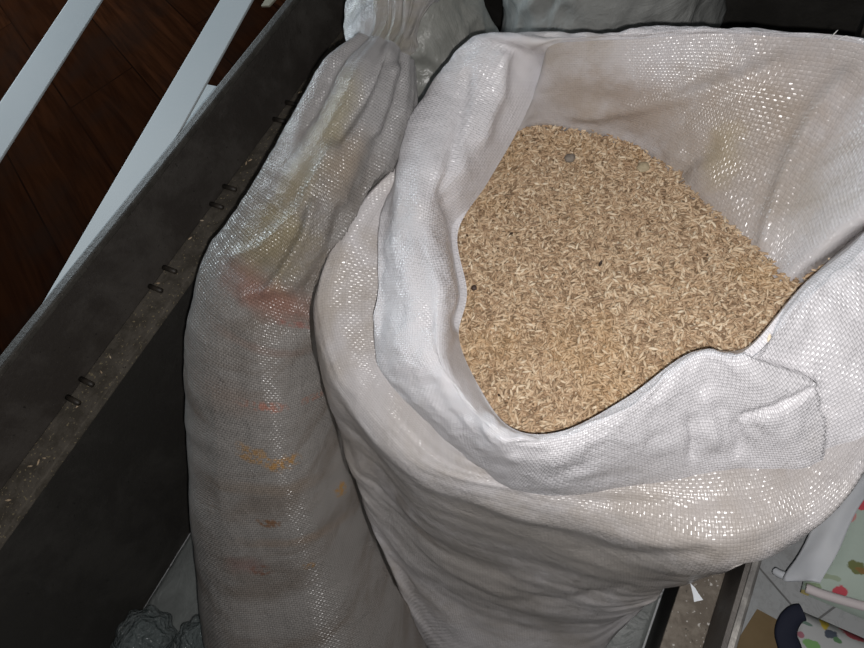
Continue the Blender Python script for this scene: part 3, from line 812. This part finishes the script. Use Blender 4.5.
for q0, q1 in ((A2-d2*-.05, B1-d1*.05),):
    e = q1-q0; L_ = np.linalg.norm(e); e /= L_; n_ = np.array([-e[1], e[0], 0])
    bm_obj('cross_bar', prism([q0-e*.04-n_*.03-[0, 0, .09], q0-e*.04+n_*.03-[0, 0, .09], q0-e*.04+n_*.03-[0, 0, .03], q0-e*.04-n_*.03-[0, 0, .03]], e*(L_+.08), .002), M_lath, rack)
    for p in (q0, q1):
        bm_obj('leg', boxbm((p[0]-.02, p[1]-.02, .006), (p[0]+.02, p[1]+.02, ZR-.08), .002), M_lath, rack)
M_grey = dusty_mat('dark grey board', (.016, .016, .015), (.022, .022, .020), .4, .62, (.1, .1, .09), .6, 10, .74)
gy0 = P(208, 92, .415)[1]+.03
tag(bm_obj('loose_board', boxbm((TO-.155, gy0, 0.006), (TO-.012, Y1-.1, .415), .003), M_grey), 'dark grey board standing against the outside of the bin behind the pale lath', 'board')
q = P(271, 2, .4165)
bm = prism([q+np.array(v) for v in ((-.012, -.02, 0), (.008, -.016, 0), (.012, .03, 0), (-.02, .04, 0))], (0, 0, .004), .001)
tag(bm_obj('wood_chip', bm, simple_mat('beige chip', (.42, .39, .30), .8)), 'beige chip of wood lying on the dark grey board', 'chip')

# ------------------------------------------------------------------ crumbs on the ledges
sp_ = [(38, 462), (30, 466), (44, 458), (101, 372), (110, 357), (78, 405), (8, 500), (201, 220), (250, 160), (246, 163), (300, 92), (158, 283), (190, 238)]
for k, (px, py) in enumerate(sp_):
    q = P(px, py, ZL+.0022); x = min(max(q[0], XL+.006), XLW-.006)
    kernel((x, q[1], ZL+.0016), random.uniform(0, 6.28), random.uniform(.55, .95), 'pale barley kernel spilled on the dusty left ledge of the bin', 'kernels spilled on the left ledge', random.uniform(.9, 1.35))
k = np.unravel_index(np.argmin(((proj(GC)-np.array([768, 337]))**2).sum(-1)), GC.shape[:2])
nn = grid_normals(GC)[k]; nn = nn if nn @ (EYE-GC[k]) > 0 else -nn
ax = -cU*.98-cR*.1; ax = ax-nn*(ax @ nn); ax /= np.linalg.norm(ax); ay = np.cross(nn, ax)
R3 = Matrix([[float(ax[i]), float(ay[i]), float(nn[i])] for i in range(3)])
kernel(GC[k]+nn*.0016, R3.to_euler(), .97, 'single yellow barley kernel stuck on the right side of the white cuff', None, 1.25)
q = P(697, 593, ZL+.002)
pts = [P(*p, ZL+.001) for p in ((690, 583), (695, 588), (698, 593), (703, 600), (694, 602), (693, 595))]
bm = prism(pts, (0, 0, .0012)); tag(bm_obj('paper_scrap', bm, simple_mat('white paper', (.78, .82, .86), .7)), 'torn scrap of white paper on the dusty ledge below the open sack', 'scrap')

# ------------------------------------------------------------------ on the floor to the right
def print_mat(name, base, blobs, rough=.75, nscale=60.0):
    """cloth with a printed pattern: blobs are x, y, radius, colour in the object's own plane"""
    m, nt, b = new_mat(name); n = N(nt)
    tc = n.node('ShaderNodeTexCoord').outputs['Object']; s = n.node('ShaderNodeSeparateXYZ'); n.link(tc, s.inputs[0])
    wob = n.math('MULTIPLY', n.math('SUBTRACT', n.noise(tc, nscale, 3, .6), .5), 1.5)
    c = None
    for x, y, rx, ry, col in blobs:
        dx = n.math('DIVIDE', n.math('SUBTRACT', s.outputs[0], x), rx); dy = n.math('DIVIDE', n.math('SUBTRACT', s.outputs[1], y), ry)
        d = n.math('SQRT', n.math('ADD', n.math('MULTIPLY', dx, dx), n.math('MULTIPLY', dy, dy)))
        k = n.math('SUBTRACT', 1.0, n.ramp(n.math('ADD', d, wob), .75, 1.0))
        c = n.mix(k, c if c is not None else rgb(*base), rgb(*col))
    n.link(c, b.inputs['Base Color']); b.inputs['Roughness'].default_value = rough
    n.link(n.bump(n.noise(tc, 25.0, 3), .25, .006), b.inputs['Normal'])
    return m
def pad(name, x0, x1, y0, y1, z0, z1, mat, parent, seed=0, puff=.012, n_=40):
    """a soft stuffed slab: rounded edges, quilted sag"""
    bm = bmesh.new(); bmesh.ops.create_cube(bm, size=1.0)
    bmesh.ops.subdivide_edges(bm, edges=bm.edges, cuts=22, use_grid_fill=True)
    for v in bm.verts:
        u = v.co*2
        ex = max(abs(u.x), abs(u.y)); r = smooth01((1-ex)/.22)
        zz = u.z*(.45+.55*float(r)) if abs(u.z) > 0 else 0
        w = nz(Vector((u.x, u.y, 0)), 1.7, seed)*puff
        sh = 1-.16*max(0.0, -u.z*.5+.5)
        v.co = Vector(((x0+x1)/2+u.x*(x1-x0)/2*sh, (y0+y1)/2+u.y*(y1-y0)/2*sh, (z0+z1)/2+zz*(z1-z0)/2+(w if u.z > 0 else 0)))
        if v.co.z < z0+.0005: v.co.z = z0+.0005
    return bm_obj(name, bm, mat, parent, True)
cq = P(830, 560, .15)
cus = empty('floral_cushion', (.33, .42, 0), 'pale green flowered cushion with a wide white border, right of the bin', 'cushion')
red, leaf, yel = (.70, .10, .13), (.20, .22, .08), (.75, .62, .25)
def rel(px, py, z): p = P(px, py, z); return float(p[0]-.33), float(p[1]-.42)
bl = []
for px, py, rx, ry, c in [(861, 503, .010, .011, red), (852, 516, .006, .008, (.75, .35, .33)), (845, 590, .009, .008, red), (858, 568, .012, .010, leaf), (866, 572, .012, .006, (.30, .18, .06)), (820, 583, .012, .005, (.35, .45, .28)), (832, 575, .014, .004, (.42, .5, .36)), (812, 590, .006, .005, yel), (885, 540, .014, .014, red), (890, 590, .012, .010, leaf)]:
    x, y = rel(px, py, .15); bl.append((x, y, rx, ry, c))
for x, y, r_, c in [(.02, .05, .013, red), (.09, -.02, .012, leaf), (.12, .10, .014, red), (.03, .16, .012, leaf), (-.04, .12, .011, red), (.14, .20, .013, yel), (.06, .25, .013, red), (-.06, .22, .012, leaf)]: bl.append((x, y, r_, r_*.8, c))
M_green = print_mat('pale green floral print', (.56, .66, .58), bl)
M_wht = simple_mat('white cotton border', (.90, .92, .95), .75, (.84, .87, .92), 10, .2, 30)
XC0 = P(812, 588, .15)[0]; YC0 = P(812, 588, .15)[1]
pad('cushion_body', XC0-.004, XC0+.34, YC0-.004, YC0+.40, .005, .152, M_green, cus, 2.0, .008)
# wide white border: a folded band along the left side, its free end turned towards the bin
edge = [((805, 588, .140), (816, 586, .153)), ((798, 581, .135), (820, 583, .158)), ((783, 579, .128), (838, 552, .160)), ((800, 553, .138), (850, 524, .162)), ((814, 526, .146), (860, 505, .163)), ((828, 500, .152), (874, 486, .163)), ((846, 482, .156), (894, 466, .163)), ((868, 466, .156), (915, 441, .162))]
ctl = np.array([[P(*a), (np.array(P(*a))+np.array(P(*b)))/2+np.array([0, 0, .010]), P(*b)] for a, b in edge[1:]])
GF = catmull(np.stack([catmull(r, 16, False) for r in ctl]), 60, False)
GF = GF+grid_normals(GF, False)*(noise_grid(GF, 28, 2.0, 2)*.002)[..., None]
bo = link('border', grid_mesh('border', GF, grid_uv(GF, False, .1), False), M_wht, cus)
md = bo.modifiers.new('thick', 'SOLIDIFY'); md.thickness = .003; md.offset = 0
pp = [P(806, 588, .150), P(822, 594, .152), P(845, 601, .152), P(870, 608, .152), P(900, 617, .150)]
link('piping', tube_mesh('piping', catmull(np.array(pp), 30, False), .0065, 10, False), simple_mat('pink-white piping', (.82, .74, .74), .7), cus)
tip = [P(775, 571, .09), P(780, 574, .095), P(788, 577, .10)]
link('ribbon_end', tube_mesh('ribbon_end', catmull(np.array(tip), 10, False), .006, 8, False), M_wht, cus)

qz = .045
x0q = float(P(782, 632, qz)[0]); y1q = YC0-.012
quilt = empty('folded_quilt', (x0q+.15, y1q-.15, 0), 'pale folded quilt with colourful flowers and navy binding beside the green cushion', 'quilt')
def rq(px, py): p = P(px, py, qz); return float(p[0]-x0q-.15), float(p[1]-y1q+.15)
bl = []
for px, py, rx, ry, c in [(850, 626, .018, .009, (.72, .16, .18)), (856, 634, .016, .008, (.6, .12, .14)), (827, 622, .008, .014, (.80, .60, .08)), (832, 634, .010, .008, (.10, .12, .16)), (812, 645, .012, .008, (.25, .5, .18)), (838, 640, .007, .005, (.15, .3, .15)), (806, 622, .012, .003, (.2, .3, .25)), (845, 614, .02, .003, (.2, .3, .28)), (802, 634, .005, .005, (.5, .2, .25)), (862, 618, .006, .005, (.3, .45, .3))]:
    x, y = rq(px, py); bl.append((x, y, rx, ry, c))
M_quilt = print_mat('pale floral quilt', (.62, .63, .63), bl)
pad('quilt_body', x0q+.014, x0q+.34, y1q-.34, y1q, .003, qz, M_quilt, quilt, 5.0, .004)
M_navy = simple_mat('navy binding', (.018, .022, .045), .8)
pn = [P(803, 612, qz+.001), P(796, 614, qz+.001), P(789, 622, qz), P(786, 634, qz-.002), P(790, 648, qz-.002), P(796, 670, qz-.002)]
pn = catmull(np.array(pn), 24, False); w_ = np.linspace(.012, .018, 24)
V = []
for i in range(24):
    t = pn[min(i+1, 23)]-pn[max(i-1, 0)]; t /= np.linalg.norm(t); s_ = np.array([-t[1], t[0], 0])
    for k in range(10):
        a = 2*math.pi*k/10; V.append(pn[i]+s_*w_[i]*math.cos(a)+np.array([0, 0, 1])*.005*math.sin(a)-[0, 0, .001])
Fq = grid_faces(24, 10).tolist()+[list(range(10))[::-1], list(range(230, 240))]
link('navy_binding', mesh_from('navy_binding', V, Fq), M_navy, quilt)
pts = [P(*p, .0008) for p in ((757, 609), (781, 622), (792, 646), (790, 690), (735, 690), (728, 655))]
bm = prism(pts, (0, 0, .002)); tag(bm_obj('cardboard_sheet', bm, simple_mat('brown card', (.27, .19, .095), .8, (.22, .15, .07), 14)), 'flat piece of brown card on the marbled floor beside the steel-edged rail', 'card')
